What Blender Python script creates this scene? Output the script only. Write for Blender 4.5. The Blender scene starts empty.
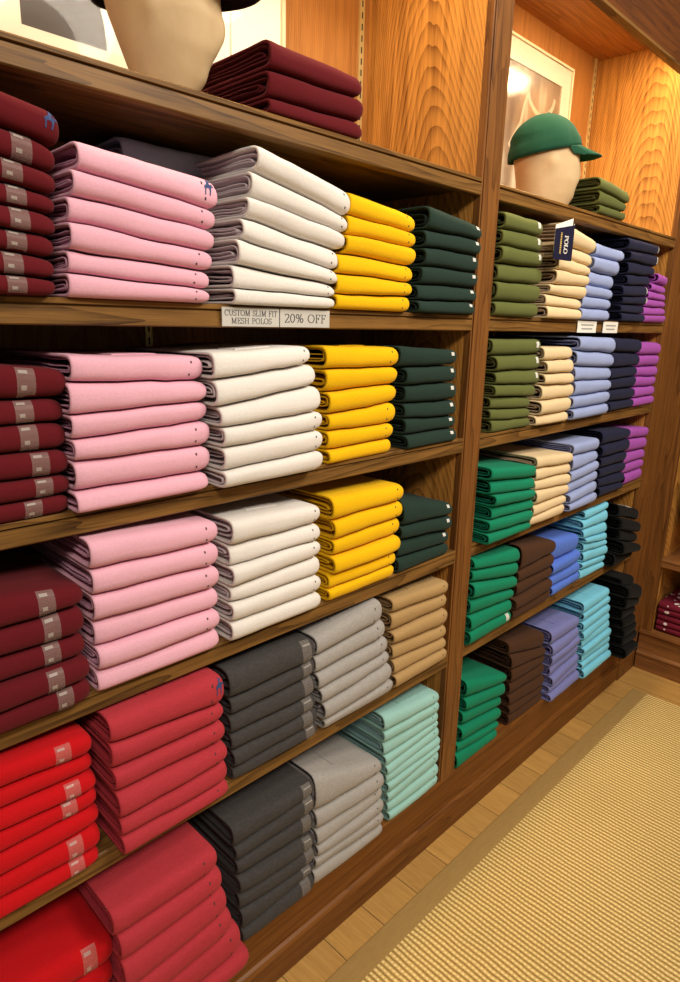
import bpy, bmesh, math, random
from mathutils import Vector, Matrix, noise

sc = bpy.context.scene
col = sc.collection

# ------------------------------------------------------------------ camera
cam_d = bpy.data.cameras.new('camera')
cam_d.sensor_fit = 'HORIZONTAL'
cam_d.sensor_width = 36.0
cam_d.lens = 36.0 * 647.618 / 680.0
cam_d.clip_start = 0.02
cam = bpy.data.objects.new('camera', cam_d)
col.objects.link(cam)
F = Vector((0.69044046, 0.67784204, -0.25263042))
R = Vector((0.70475966, -0.7090526, 0.02362708))
U = Vector((0.16311283, 0.19435682, 0.96727433))
cam.matrix_world = Matrix(((R.x, U.x, -F.x, 0.0), (R.y, U.y, -F.y, -0.92), (R.z, U.z, -F.z, 1.53), (0, 0, 0, 1)))
sc.camera = cam

# ------------------------------------------------------------------ world, exposure
w = bpy.data.worlds.new('world')
sc.world = w
w.use_nodes = True
w.node_tree.nodes['Background'].inputs[0].default_value = (1.0, 0.93, 0.85, 1)
w.node_tree.nodes['Background'].inputs[1].default_value = 0.16
sc.view_settings.view_transform = 'Standard'
sc.view_settings.look = 'None'
sc.view_settings.gamma = 1.0
sc.view_settings.use_curve_mapping = False
sc.view_settings.exposure = -0.13
try:
    sc.cycles.use_denoising = True
    sc.cycles.max_bounces = 8
except Exception:
    pass


def area(name, loc, target, sx, sy, power, colr=(1.0, 0.90, 0.765), spread=180):
    d = bpy.data.lights.new(name, 'AREA')
    d.shape = 'RECTANGLE'
    d.size, d.size_y = sx, sy
    d.energy = power
    d.color = colr
    d.spread = math.radians(spread)
    o = bpy.data.objects.new(name, d)
    col.objects.link(o)
    o.location = loc
    o.rotation_euler = (Vector(target) - Vector(loc)).to_track_quat('-Z', 'Y').to_euler()
    return o


# ceiling lights of the shop, hung over the aisle in front of the shelves
area('ceiling_light', (-0.45, -2.0, 2.95), (0.6, 0.0, 1.0), 0.7, 0.5, 46)
area('ceiling_light', (1.5, -2.0, 3.0), (1.6, 0.0, 0.8), 0.9, 0.5, 42)
area('ceiling_light', (1.9, -1.2, 3.0), (1.9, -0.9, 0.0), 0.7, 0.5, 36)

TH = 0.037
Z0, Z1, Z2, Z3, Z4, ZD = 1.8589, 1.5534, 1.2504, 0.9482, 0.6407, 0.225
DEP = 0.372          # inner depth of the shelving
XA0, XA1 = 0.10, 1.3808      # near bay, inner edges
XB0, XB1 = 1.4575, 2.6712    # far bay, inner edges
ZTOP = 2.75
ZNC = 2.515          # underside of the niche top


# ------------------------------------------------------------------ helpers
def lin(c):
    return tuple(((v / 255.0) / 12.92 if v / 255.0 <= 0.04045 else ((v / 255.0 + 0.055) / 1.055) ** 2.4) for v in c)


def link(o, parent=None):
    col.objects.link(o)
    if parent is not None:
        o.parent = parent
    return o


def empty(name, loc=(0, 0, 0), rz=0.0):
    o = bpy.data.objects.new(name, None)
    o.empty_display_size = 0.05
    o.location = loc
    o.rotation_euler = (0, 0, rz)
    return link(o)


def tag(o, label=None, cat=None, group=None, kind=None):
    if label: o['label'] = label
    if cat: o['category'] = cat
    if group: o['group'] = group
    if kind: o['kind'] = kind
    return o


def mesh_obj(name, verts, faces, mat, parent=None, smooth=False, loc=None, mats=None, midx=None):
    me = bpy.data.meshes.new(name)
    me.from_pydata([tuple(v) for v in verts], [], faces)
    me.validate()
    if mats:
        for m in mats: me.materials.append(m)
        if midx:
            for p, i in zip(me.polygons, midx): p.material_index = i
    else:
        me.materials.append(mat)
    if smooth:
        me.polygons.foreach_set('use_smooth', [True] * len(me.polygons))
    me.update()
    o = bpy.data.objects.new(name, me)
    if loc: o.location = loc
    return link(o, parent)


class MB:
    """collects boxes and extrusions for one mesh"""
    def __init__(self):
        self.v, self.f, self.m = [], [], []

    def box(self, x0, x1, y0, y1, z0, z1, m=0):
        n = len(self.v)
        self.v += [(x0, y0, z0), (x1, y0, z0), (x1, y1, z0), (x0, y1, z0), (x0, y0, z1), (x1, y0, z1), (x1, y1, z1), (x0, y1, z1)]
        self.f += [(n, n + 3, n + 2, n + 1), (n + 4, n + 5, n + 6, n + 7), (n, n + 1, n + 5, n + 4), (n + 1, n + 2, n + 6, n + 5),
                   (n + 2, n + 3, n + 7, n + 6), (n + 3, n, n + 4, n + 7)]
        self.m += [m] * 6
        return self

    def prism(self, prof, t0, t1, axis, m=0):
        """closed profile [(a,b)] swept along axis; x: (a,b)=(y,z)  y: (x,z)  z: (x,y)"""
        n = len(self.v); k = len(prof)
        def P(t, a, b):
            return (t, a, b) if axis == 'x' else ((a, t, b) if axis == 'y' else (a, b, t))
        self.v += [P(t0, a, b) for a, b in prof] + [P(t1, a, b) for a, b in prof]
        self.f += [tuple(n + i for i in range(k)), tuple(n + k + i for i in reversed(range(k)))]
        for i in range(k):
            j = (i + 1) % k
            self.f.append((n + i, n + k + i, n + k + j, n + j))
        self.m += [m] * (k + 2)
        return self

    def build(self, name, mat, parent=None, bevel=0.0, mats=None, loc=None):
        o = mesh_obj(name, self.v, self.f, mat, parent, mats=mats, midx=self.m if mats else None, loc=loc)
        bm = bmesh.new(); bm.from_mesh(o.data)
        bmesh.ops.recalc_face_normals(bm, faces=bm.faces)
        bm.to_mesh(o.data); bm.free()
        if bevel:
            md = o.modifiers.new('bevel', 'BEVEL'); md.width = bevel; md.segments = 2; md.limit_method = 'ANGLE'
        return o


# ------------------------------------------------------------------ materials
class NT:
    def __init__(self, name, rough=0.6, spec=0.5):
        self.m = bpy.data.materials.new(name); self.m.use_nodes = True
        self.t = self.m.node_tree; self.n = self.t.nodes
        self.b = self.n['Principled BSDF']
        self.b.inputs['Roughness'].default_value = rough
        self.b.inputs['Specular IOR Level'].default_value = spec
        self.tc = self.n.new('ShaderNodeTexCoord')

    def L(self, a, b): self.t.links.new(a, b)

    def put(self, sock, v):
        if isinstance(v, (int, float)): sock.default_value = v
        elif isinstance(v, tuple): sock.default_value = v if len(v) == len(sock.default_value) else (*v, 1)
        else: self.L(v, sock)

    def math(self, op, a, b=0.0, c=None, clamp=False):
        nd = self.n.new('ShaderNodeMath'); nd.operation = op; nd.use_clamp = clamp
        self.put(nd.inputs[0], a); self.put(nd.inputs[1], b)
        if c is not None: self.put(nd.inputs[2], c)
        return nd.outputs[0]

    def mapping(self, scale=(1, 1, 1), loc=(0, 0, 0), src=None):
        mp = self.n.new('ShaderNodeMapping')
        self.L(src or self.tc.outputs['Object'], mp.inputs[0])
        mp.inputs['Scale'].default_value = scale; mp.inputs['Location'].default_value = loc
        return mp.outputs[0]

    def noise(self, vec, scale=1.0, detail=2.0, rough=0.5):
        nd = self.n.new('ShaderNodeTexNoise'); self.L(vec, nd.inputs['Vector'])
        nd.inputs['Scale'].default_value = scale; nd.inputs['Detail'].default_value = detail; nd.inputs['Roughness'].default_value = rough
        return nd.outputs[0]

    def mix(self, f, a, b, mode='MIX'):
        nd = self.n.new('ShaderNodeMix'); nd.data_type = 'RGBA'; nd.blend_type = mode
        self.put(nd.inputs[0], f); self.put(nd.inputs[6], a); self.put(nd.inputs[7], b)
        return nd.outputs[2]

    def ramp(self, f, stops):
        nd = self.n.new('ShaderNodeValToRGB'); self.L(f, nd.inputs[0])
        e = nd.color_ramp.elements
        while len(e) < len(stops): e.new(0.5)
        for i, (p, c) in enumerate(stops):
            e[i].position = p; e[i].color = (*c, 1) if len(c) == 3 else c
        return nd.outputs[0]

    def bump(self, h, strength=0.3, dist=0.002):
        nd = self.n.new('ShaderNodeBump'); self.L(h, nd.inputs['Height'])
        nd.inputs['Strength'].default_value = strength; nd.inputs['Distance'].default_value = dist
        self.L(nd.outputs[0], self.b.inputs['Normal'])


def oak(name, light, dark, grain='x', cath=False, centre=0.0, rough=0.45, seed=0.0, kk=16.0, cc=620.0):
    """oiled oak; grain runs along one axis, cathedral figure on flat sawn panels"""
    N = NT(name, rough, 0.16)
    sp = N.n.new('ShaderNodeSeparateXYZ'); N.L(N.tc.outputs['Object'], sp.inputs[0])
    ax = {'x': (0, 1, 2), 'y': (1, 0, 2), 'z': (2, 0, 1)}[grain]
    g, a, b = (sp.outputs[i] for i in ax)
    sc1 = [0, 0, 0]; sc1[ax[0]] = 1.1; sc1[ax[1]] = 14; sc1[ax[2]] = 14
    n1 = N.noise(N.mapping(tuple(sc1), (seed, seed * .7, seed * .3)), 1.0, 2.5)
    if cath:
        # object y (depth) is the width of a side panel, x of a back panel
        wv = b if cath == 'b' else a
        wc = N.math('SUBTRACT', wv, centre)
        low = [0, 0, 0]; low[ax[0]] = 1.6; low[ax[1]] = 3.5; low[ax[2]] = 3.5
        n0 = N.noise(N.mapping(tuple(low), (seed + 3, seed, 1)), 1.0, 1.0)
        wc = N.math('ADD', wc, N.math('MULTIPLY', N.math('SUBTRACT', n0, 0.5), 0.16))
        q = N.math('MULTIPLY', N.math('MULTIPLY', wc, wc), cc)
        s = N.math('ADD', N.math('MULTIPLY', g, kk), q)
        s = N.math('ADD', s, N.math('MULTIPLY', n1, 2.4))
    else:
        s = N.math('ADD', N.math('MULTIPLY', N.math('ADD', a, b), 46.0), N.math('MULTIPLY', n1, 9.0))
    fr = N.math('FRACT', s)
    band = N.math('POWER', fr, 2.2)
    fine = [0, 0, 0]; fine[ax[0]] = 14; fine[ax[1]] = 420; fine[ax[2]] = 420
    nf = N.noise(N.mapping(tuple(fine)), 1.0, 2.0, 0.6)
    mid = [0, 0, 0]; mid[ax[0]] = 3.5; mid[ax[1]] = 70; mid[ax[2]] = 70
    nm = N.noise(N.mapping(tuple(mid), (5, seed, 2)), 1.0, 3.0)
    f = N.math('ADD', N.math('MULTIPLY', band, 0.55), N.math('MULTIPLY', N.math('SUBTRACT', nf, 0.35), 0.9))
    f = N.math('ADD', f, N.math('MULTIPLY', N.math('SUBTRACT', nm, 0.5), 1.5), clamp=True)
    c = N.mix(f, light, dark)
    N.L(c, N.b.inputs['Base Color'])
    N.b.inputs['Coat Weight'].default_value = 0.05
    N.b.inputs['Coat Roughness'].default_value = 0.25
    N.bump(f, 0.05, 0.001)
    return N.m


OAK_L, OAK_D = (0.30, 0.125, 0.034), (0.105, 0.036, 0.010)
M = {}
M['oak_x'] = oak('oak_shelf', (0.215, 0.105, 0.026), (0.030, 0.012, 0.004), 'x')
M['oak_z'] = oak('oak_upright', (0.215, 0.085, 0.020), (0.065, 0.022, 0.006), 'z')
M['oak_panel'] = oak('oak_side_panel', (0.58, 0.26, 0.055), (0.12, 0.036, 0.006), 'z', 'b', 0.15, seed=2.0, kk=22.0, cc=430.0)
M['oak_back'] = oak('oak_back_panel', (0.40, 0.165, 0.040), (0.20, 0.072, 0.016), 'z', 'a', 0.6, seed=5.0, kk=9.0, cc=160.0)
M['oak_top'] = oak('oak_niche_top', (0.46, 0.19, 0.045), (0.22, 0.078, 0.016), 'x')
M['oak_y'] = oak('oak_return_trim', (0.27, 0.112, 0.034), (0.10, 0.037, 0.012), 'y')
M['oak_plinth'] = oak('oak_plinth', (0.20, 0.074, 0.015), (0.095, 0.031, 0.007), 'x')
M['shaded_trim'] = oak('shaded_wood_fascia', (0.115, 0.034, 0.005), (0.045, 0.013, 0.003), 'x', rough=0.75)  # shade on the high fascia is put into its darker wood colour


def simple(name, c, rough=0.6, metal=0.0, spec=0.5, alpha=None):
    N = NT(name, rough, spec)
    N.b.inputs['Base Color'].default_value = (*c, 1)
    N.b.inputs['Metallic'].default_value = metal
    if alpha is not None: N.b.inputs['Alpha'].default_value = alpha
    return N.m


def fabric(name, rgb, mottle=0.0, dark=None):
    c = lin(rgb)
    N = NT(name, 0.92, 0.15)
    N.b.inputs['Sheen Weight'].default_value = 0.03
    N.b.inputs['Sheen Roughness'].default_value = 0.5
    big = N.noise(N.mapping((9, 9, 9)), 1.0, 2.0)
    fine = N.noise(N.mapping((700, 700, 700)), 1.0, 1.0)
    lo = tuple(v * 0.86 for v in c)
    cc = N.mix(big, (*lo, 1), (*c, 1))
    if mottle:
        f = N.noise(N.mapping((90, 260, 260)), 1.0, 3.0, 0.7)
        f2 = N.math('MULTIPLY', N.math('SUBTRACT', f, 0.38), 3.2, clamp=True)
        d = tuple(v * (1 - mottle) for v in c)
        cc = N.mix(f2, (*d, 1), cc)
    wr = N.noise(N.mapping((22, 60, 60)), 1.0, 3.0)
    pq = N.noise(N.mapping((330, 330, 330)), 1.0, 3.0, 0.8)
    cc = N.mix(N.math('MULTIPLY', N.math('SUBTRACT', pq, 0.30), 2.2, clamp=True), N.mix(1.0, cc, (0.85, 0.85, 0.85, 1), 'MULTIPLY'), cc)
    N.L(cc, N.b.inputs['Base Color'])
    h = N.math('ADD', N.math('MULTIPLY', fine, 0.25), wr)
    N.bump(h, 0.35, 0.002)
    return N.m


FAB = {
    'maroon': (98, 20, 28), 'pink': (238, 180, 199), 'white': (236, 230, 224), 'yellow': (246, 192, 10),
    'dark green': (36, 56, 48), 'red': (200, 16, 24), 'coral red': (190, 58, 68), 'charcoal': (76, 73, 72),
    'heather grey': (178, 173, 168), 'tan': (184, 150, 100), 'mint green': (160, 208, 200), 'olive green': (100, 106, 56),
    'beige': (234, 208, 164), 'light blue': (158, 172, 216), 'navy blue': (34, 36, 62), 'purple': (172, 86, 182),
    'emerald green': (18, 134, 98), 'brown': (78, 50, 32), 'royal blue': (92, 128, 226), 'aqua': (130, 214, 242),
    'black': (17, 16, 16), 'periwinkle blue': (130, 134, 194), 'slate blue': (205, 216, 238), 'forest green': (24, 96, 66),
    'floral': (112, 22, 40), 'bottle green': (38, 62, 50),
}
FM = {k: fabric('cotton_' + k.replace(' ', '_'), v, {'coral red': 0.16, 'charcoal': 0.3, 'heather grey': 0.2, 'periwinkle blue': 0.12}.get(k, 0.0)) for k, v in FAB.items()}
FM_IN = {}
def shaded_inner(k):
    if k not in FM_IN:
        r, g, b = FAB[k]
        FM_IN[k] = fabric('shaded_inner_cotton_' + k.replace(' ', '_'), (int(r * .90), int(g * .87), int(b * .91)))  # shade inside the folds put into the colour: same cotton, darkened
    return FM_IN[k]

M['white_paper'] = simple('white_paper', (0.80, 0.77, 0.70), 0.7)
M['grey_card'] = simple('grey_card', (0.52, 0.50, 0.46), 0.7)
M['ink'] = simple('black_ink', (0.03, 0.03, 0.035), 0.7)
M['faint_ink'] = simple('faint_grey_ink', (0.33, 0.32, 0.29), 0.7)
M['navy_card'] = simple('navy_card', (0.008, 0.008, 0.030), 0.6, spec=0.15)
M['gold'] = simple('gold_ink', (0.60, 0.42, 0.12), 0.4)
M['navy_thread'] = simple('navy_thread', (0.03, 0.055, 0.16), 0.9)
M['dark_thread'] = simple('dark_thread', (0.05, 0.03, 0.03), 0.9)
M['film'] = simple('clear_sticker_film', (0.62, 0.55, 0.50), 0.3, spec=0.4, alpha=0.09)
M['film_print'] = simple('sticker_print', (0.75, 0.70, 0.64), 0.4, alpha=0.2)
M['silver_tag'] = simple('silver_size_tag', (0.66, 0.66, 0.62), 0.35)
M['brass'] = simple('brass_standard', (0.70, 0.58, 0.26), 0.35, 0.6)
M['slot'] = simple('slot_shadow', (0.02, 0.015, 0.01), 0.9)
M['dark_metal'] = simple('dark_metal', (0.06, 0.05, 0.045), 0.4, 0.7)
M['cream_mat'] = simple('cream_mat_board', (0.80, 0.74, 0.60), 0.8)
M['cream_frame'] = simple('pale_gold_frame', (0.62, 0.52, 0.34), 0.4)
M['white_shade'] = simple('white_enamel', (0.8, 0.8, 0.78), 0.4)
# ------------------------------------------------------------------ setting: floor, walls
def floor_mat():
    N = NT('oak_plank_floor', 0.38, 0.45)
    sp = N.n.new('ShaderNodeSeparateXYZ'); N.L(N.tc.outputs['Object'], sp.inputs[0])
    x, y = sp.outputs[0], sp.outputs[1]
    px = N.math('DIVIDE', N.math('ADD', x, -0.9295 + 1.406), 0.1406)
    idx = N.math('FLOOR', px)
    fx = N.math('FRACT', px)
    wn = N.n.new('ShaderNodeTexWhiteNoise'); wn.noise_dimensions = '1D'; N.L(idx, wn.inputs['W'])
    wv = wn.outputs['Value']
    # every plank shifts its own grain
    cmb = N.n.new('ShaderNodeCombineXYZ')
    N.L(N.math('MULTIPLY', x, 60.0), cmb.inputs[0]); N.L(N.math('ADD', N.math('MULTIPLY', y, 4.0), N.math('MULTIPLY', wv, 40.0)), cmb.inputs[1]); N.L(N.math('MULTIPLY', wv, 9.0), cmb.inputs[2])
    n1 = N.noise(cmb.outputs[0], 1.0, 3.0, 0.6)
    s = N.math('FRACT', N.math('ADD', N.math('MULTIPLY', n1, 4.0), N.math('MULTIPLY', x, 30.0)))
    f = N.math('ADD', N.math('MULTIPLY', s, 0.35), N.math('MULTIPLY', n1, 0.6), clamp=True)
    c = N.mix(f, (0.62, 0.365, 0.110, 1), (0.36, 0.190, 0.050, 1))
    tint = N.mix(wv, (0.90, 0.88, 0.86, 1), (1.10, 1.06, 1.0, 1))
    c = N.mix(1.0, c, tint, 'MULTIPLY')
    gap = N.math('LESS_THAN', N.math('MINIMUM', fx, N.math('SUBTRACT', 1.0, fx)), 0.008)
    c = N.mix(gap, c, (0.10, 0.055, 0.022, 1))
    N.L(c, N.b.inputs['Base Color'])
    N.bump(f, 0.08, 0.001)
    return N.m


fl = MB().box(-2.0, 4.6, -4.5, 1.2, -0.05, 0.0).build('floor', floor_mat())
tag(fl, kind='structure')
plaster = simple('cream_plaster', (0.62, 0.55, 0.44), 0.85)
wb = MB().box(-2.0, 4.6, 0.42, 0.52, 0.0, 3.2).build('wall_back', plaster); tag(wb, kind='structure')
wr = MB().box(3.42, 3.52, -4.5, 0.42, 0.0, 3.2).build('wall_right', plaster); tag(wr, kind='structure')


# ------------------------------------------------------------------ rug
def sisal_mat():
    N = NT('sisal_weave', 0.95, 0.1)
    sp = N.n.new('ShaderNodeSeparateXYZ'); N.L(N.tc.outputs['Object'], sp.inputs[0])
    x, y = sp.outputs[0], sp.outputs[1]
    nz = N.noise(N.mapping((18, 18, 1)), 1.0, 2.0)
    xx = N.math('ADD', x, N.math('MULTIPLY', nz, 0.008))
    r = N.math('MULTIPLY', xx, 2 * math.pi / 0.0145)
    rib = N.math('ADD', N.math('MULTIPLY', N.math('SINE', r), 0.5), 0.5)
    bead = N.math('ADD', N.math('MULTIPLY', N.math('SINE', N.math('ADD', N.math('MULTIPLY', y, 2 * math.pi / 0.011), N.math('MULTIPLY', N.math('FLOOR', N.math('DIVIDE', xx, 0.0145)), 2.4))), 0.5), 0.5)
    fine = N.noise(N.mapping((260, 260, 260)), 1.0, 2.0)
    h = N.math('MULTIPLY', N.math('POWER', rib, 0.7), N.math('ADD', 0.7, N.math('MULTIPLY', bead, 0.3)))
    big = N.noise(N.mapping((2.2, 2.2, 1)), 1.0, 2.0)
    f = N.math('ADD', N.math('MULTIPLY', h, 0.70), N.math('MULTIPLY', fine, 0.38), clamp=True)
    c = N.ramp(f, [(0.06, (0.17, 0.090, 0.022)), (0.42, (0.56, 0.36, 0.115)), (0.85, (0.98, 0.74, 0.32))])
    c = N.mix(big, c, N.mix(1.0, c, (0.84, 0.82, 0.78, 1), 'MULTIPLY'))
    N.L(c, N.b.inputs['Base Color'])
    N.bump(h, 0.9, 0.004)
    return N.m


def binding_mat():
    N = NT('tan_cotton_binding', 0.85, 0.2)
    f = N.noise(N.mapping((30, 200, 30)), 1.0, 3.0)
    N.L(N.mix(f, (0.42, 0.26, 0.085, 1), (0.31, 0.185, 0.06, 1)), N.b.inputs['Base Color'])
    return N.m


rug = empty('rug', (1.5, -1.5, 0.0))
tag(rug, 'large ribbed straw coloured sisal rug with flat tan binding on wooden floor', 'rug')
RX1, RY1 = 2.718, -0.137
o = MB().box(-1.8, RX1, -4.2, RY1, 0.0, 0.011).build('sisal_field', sisal_mat(), rug); o.location = (-1.5, 1.5, 0)
b = MB().box(-1.8, RX1 + 0.0, RY1, -0.075, 0.0, 0.009)
o = b.build('binding', binding_mat(), rug, 0.003); o.location = (-1.5, 1.5, 0)
b = MB().box(RX1, RX1 + 0.006, -4.2, -0.075, 0.0, 0.009)
o = b.build('binding', binding_mat(), rug, 0.002); o.location = (-1.5, 1.5, 0)


# ------------------------------------------------------------------ shelving
def nosing_profile(z, y0=0.0):
    """front edge of a shelf with a lip on top and a routed groove (y,z)"""
    return [(y0 + 0.022, z - TH), (y0 + 0.022, z), (y0 + 0.002, z), (y0, z - 0.002), (y0, z - 0.0075), (y0 + 0.005, z - 0.0085), (y0 + 0.005, z - 0.0105),
            (y0 + 0.001, z - 0.0115), (y0 - 0.0005, z - TH + 0.002), (y0 + 0.0015, z - TH)]


def add_shelf(parent, x0, x1, z, y0=0.0):
    s = MB().box(x0, x1, y0 + 0.022, DEP, z - 0.022, z).build('shelf', M['oak_x'], parent)
    MB().prism(nosing_profile(z, y0), x0, x1, 'x').build('shelf_nosing', M['oak_x'], s)
    return s


def standard(parent, x, y, z0, z1, facing='-y'):
    """slotted brass shelf standard"""
    b = MB()
    if facing == '-y':
        b.box(x - 0.008, x + 0.008, y - 0.004, y, z0, z1, 0)
    else:
        b.box(x - 0.004, x, y - 0.008, y + 0.008, z0, z1, 0)
    z = z0 + 0.02
    while z < z1 - 0.03:
        if facing == '-y': b.box(x - 0.0018, x + 0.0018, y - 0.0046, y - 0.003, z, z + 0.014, 1)
        else: b.box(x - 0.0046, x - 0.003, y - 0.0018, y + 0.0018, z, z + 0.014, 1)
        z += 0.0254
    return b.build('shelf_standard', None, parent, mats=[M['brass'], M['slot']])


def stile(parent, x0, x1, z0, z1):
    b = MB()
    b.box(x0 + 0.007, x1, -0.001, 0.020, z0, z1)
    b.box(x0, x0 + 0.0055, 0.001, 0.020, z0, z1)
    b.box(x0 + 0.0045, x0 + 0.0075, 0.006, 0.020, z0, z1)
    return b.build('upright', M['oak_z'], parent, 0.0012)


PL = [(0.035, 0.0), (0.035, ZD - 0.024), (0.372, ZD - 0.024), (0.372, ZD), (0.002, ZD), (-0.001, ZD - 0.003), (-0.001, ZD - 0.014), (0.004, ZD - 0.018), (0.012, ZD - 0.022), (0.013, 0.098), (0.006, 0.094), (0.001, 0.086), (0.001, 0.080), (0.007, 0.074), (0.008, 0.006), (0.010, 0.0)]


def bay(x0, x1, label, group, with_left):
    u = empty('shelving_unit', (x0, 0.0, 0.0))
    tag(u, label, 'shelving unit', group)
    kids = []
    for z in (Z0, Z1, Z2, Z3, Z4):
        kids.append(add_shelf(u, x0, x1, z))
    kids.append(MB().box(x0, x1, DEP, DEP + 0.015, 0.0, ZTOP).build('back_panel', M['oak_back'], u))
    # right side panel, upright and plinth
    kids.append(MB().box(x1, x1 + 0.018, 0.020, DEP + 0.015, ZD, ZTOP).build('side_panel', M['oak_panel'], u))
    kids.append(stile(u, x1, x1 + (0.0765 if with_left else 0.075), ZD, 2.60))
    xr = x1 + 0.0765
    if with_left:
        kids.append(MB().box(x0 - 0.018, x0, 0.020, DEP + 0.015, ZD, ZTOP).build('side_panel', M['oak_panel'], u))
        kids.append(stile(u, x0 - 0.0765, x0, ZD, 2.60))
        pl0 = x0 - 0.0765
    else:
        kids.append(MB().box(x0 - 0.018, x0, 0.020, DEP + 0.015, ZD, ZTOP).build('side_panel', M['oak_panel'], u))
        pl0 = x0
        xr = 2.905
    kids.append(MB().prism(PL, pl0, xr, 'x').build('plinth', M['oak_plinth'], u))
    kids.append(MB().box(x0, x1, 0.0, DEP, ZNC, ZNC + 0.02).build('niche_top', M['oak_top'], u))
    f = MB().box(x0 - (0.0765 if with_left else 0.038), x1 + (0.038 if with_left else 0.23), -0.022, -0.002, 2.352, ZTOP).build('fascia', M['shaded_trim'], u)
    t = MB().box(x0 - (0.0765 if with_left else 0.038), x1 + (0.038 if with_left else 0.23), -0.026, -0.001, 2.344, 2.352).build('fascia_edge', M['oak_x'], u)
    kids += [f, t]
    for xx in (x0 + 0.03, x1 - 0.03):
        kids.append(standard(u, xx, DEP, Z0 + 0.005, ZNC))
    kids.append(standard(u, x0 + 0.62, DEP, ZD + 0.01, Z0 - 0.03))
    # strip lamp behind the fascia
    lamp = MB()
    lamp.box(x0 + 0.05, x1 - 0.05, 0.012, 0.05, 2.485, 2.515)
    lo = lamp.build('strip_lamp', M['white_shade'], u); kids.append(lo)
    for k in kids: k.location = (-x0, 0, 0)
    return u


bay(XA0, XA1, 'long oak shelving unit with pink, white and yellow polo stacks, nearer the camera', 'oak wall shelving', True)
ub = bay(XB0, XB1, 'oak shelving unit with olive, emerald and aqua polo stacks, beyond the shared upright', 'oak wall shelving', False)
# wide filler board between the far upright and the return unit
fo = MB().box(XB1 + 0.075, 2.928, 0.004, 0.022, 0.0, ZTOP).build('filler_board', M['oak_z'], ub)
fo.location = (-XB0, 0, 0)

# warm strip lamps hidden behind the fascia light the display niches
for xm, ln, pw in ((0.78, 1.1, 9.0), (2.06, 1.1, 15.0)):
    area('strip_light', (xm, 0.032, 2.478), (xm, 0.16, 1.9), ln, 0.03, pw, (1.0, 0.76, 0.46))

# ------------------------------------------------------------------ return unit on the right wall
ru = empty('shelving_unit', (2.93, 0.0, 0.0))
tag(ru, 'oak return shelving unit at right angles, holding a floral stack', 'shelving unit')
kids = []
PR = [(2.93 + a, b) for a, b in [(0.0, 0.0), (0.0, 0.070), (-0.004, 0.074), (-0.004, 0.082), (0.002, 0.088), (0.006, 0.092), (0.006, 0.172), (0.0, 0.178), (-0.006, 0.182), (-0.006, 0.197), (0.42, 0.197), (0.42, 0.0)]]
kids.append(MB().prism(PR, -1.6, 0.0, 'y').build('plinth', M['oak_y'], ru))
kids.append(MB().box(2.93, 2.955, -0.045, 0.022, 0.197, ZTOP).build('upright', M['oak_z'], ru, 0.0015))
kids.append(MB().box(2.955, 3.35, -0.043, -0.025, 0.197, ZTOP).build('side_panel', M['oak_panel'], ru))
kids.append(MB().box(3.35, 3.365, -1.6, 0.0, 0.197, ZTOP).build('back_panel', M['oak_back'], ru))
for z in (0.545, 1.55):
    s = MB().box(2.962, 3.35, -1.55, -0.045, z - 0.022, z).build('shelf', M['oak_y'], ru)
    prof = [(2.94 + (a if a else 0), zz) for a, zz in [(0.022, z), (0.002, z), (0.0, z - 0.002), (0.0, z - 0.010), (0.004, z - 0.012), (0.004, z - 0.016), (0.001, z - 0.018), (0.001, z - 0.036), (0.022, z - 0.036)]]
    MB().prism(prof, -1.55, -0.045, 'y').build('shelf_nosing', M['oak_y'], s)
    kids.append(s)
kids.append(MB().box(2.93, 2.955, -1.6, -1.55, 0.197, ZTOP).build('upright', M['oak_z'], ru, 0.0015))
rb = MB()
rail_prof = [(3.14 + 0.011 * math.cos(i * math.pi / 6), 1.49 + 0.011 * math.sin(i * math.pi / 6)) for i in range(12)]
rb.prism(rail_prof, -1.55, -0.043, 'y')
kids.append(rb.build('hanging_rail', M['dark_metal'], ru))
for k in kids: k.location = (-2.93, 0, 0)


# ------------------------------------------------------------------ folded shirts
SURF = {}


def lerp(a, b, t): return a + (b - a) * t


def wobble(sd, i, u):
    # joint line between two shirts of a stack, shared by both
    return 0.0024 * noise.noise(Vector((u * 2.6, sd * 1.37, i * 2.11))) + 0.0012 * noise.noise(Vector((u * 8.0, sd * 0.77, i * 3.3)))


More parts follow.
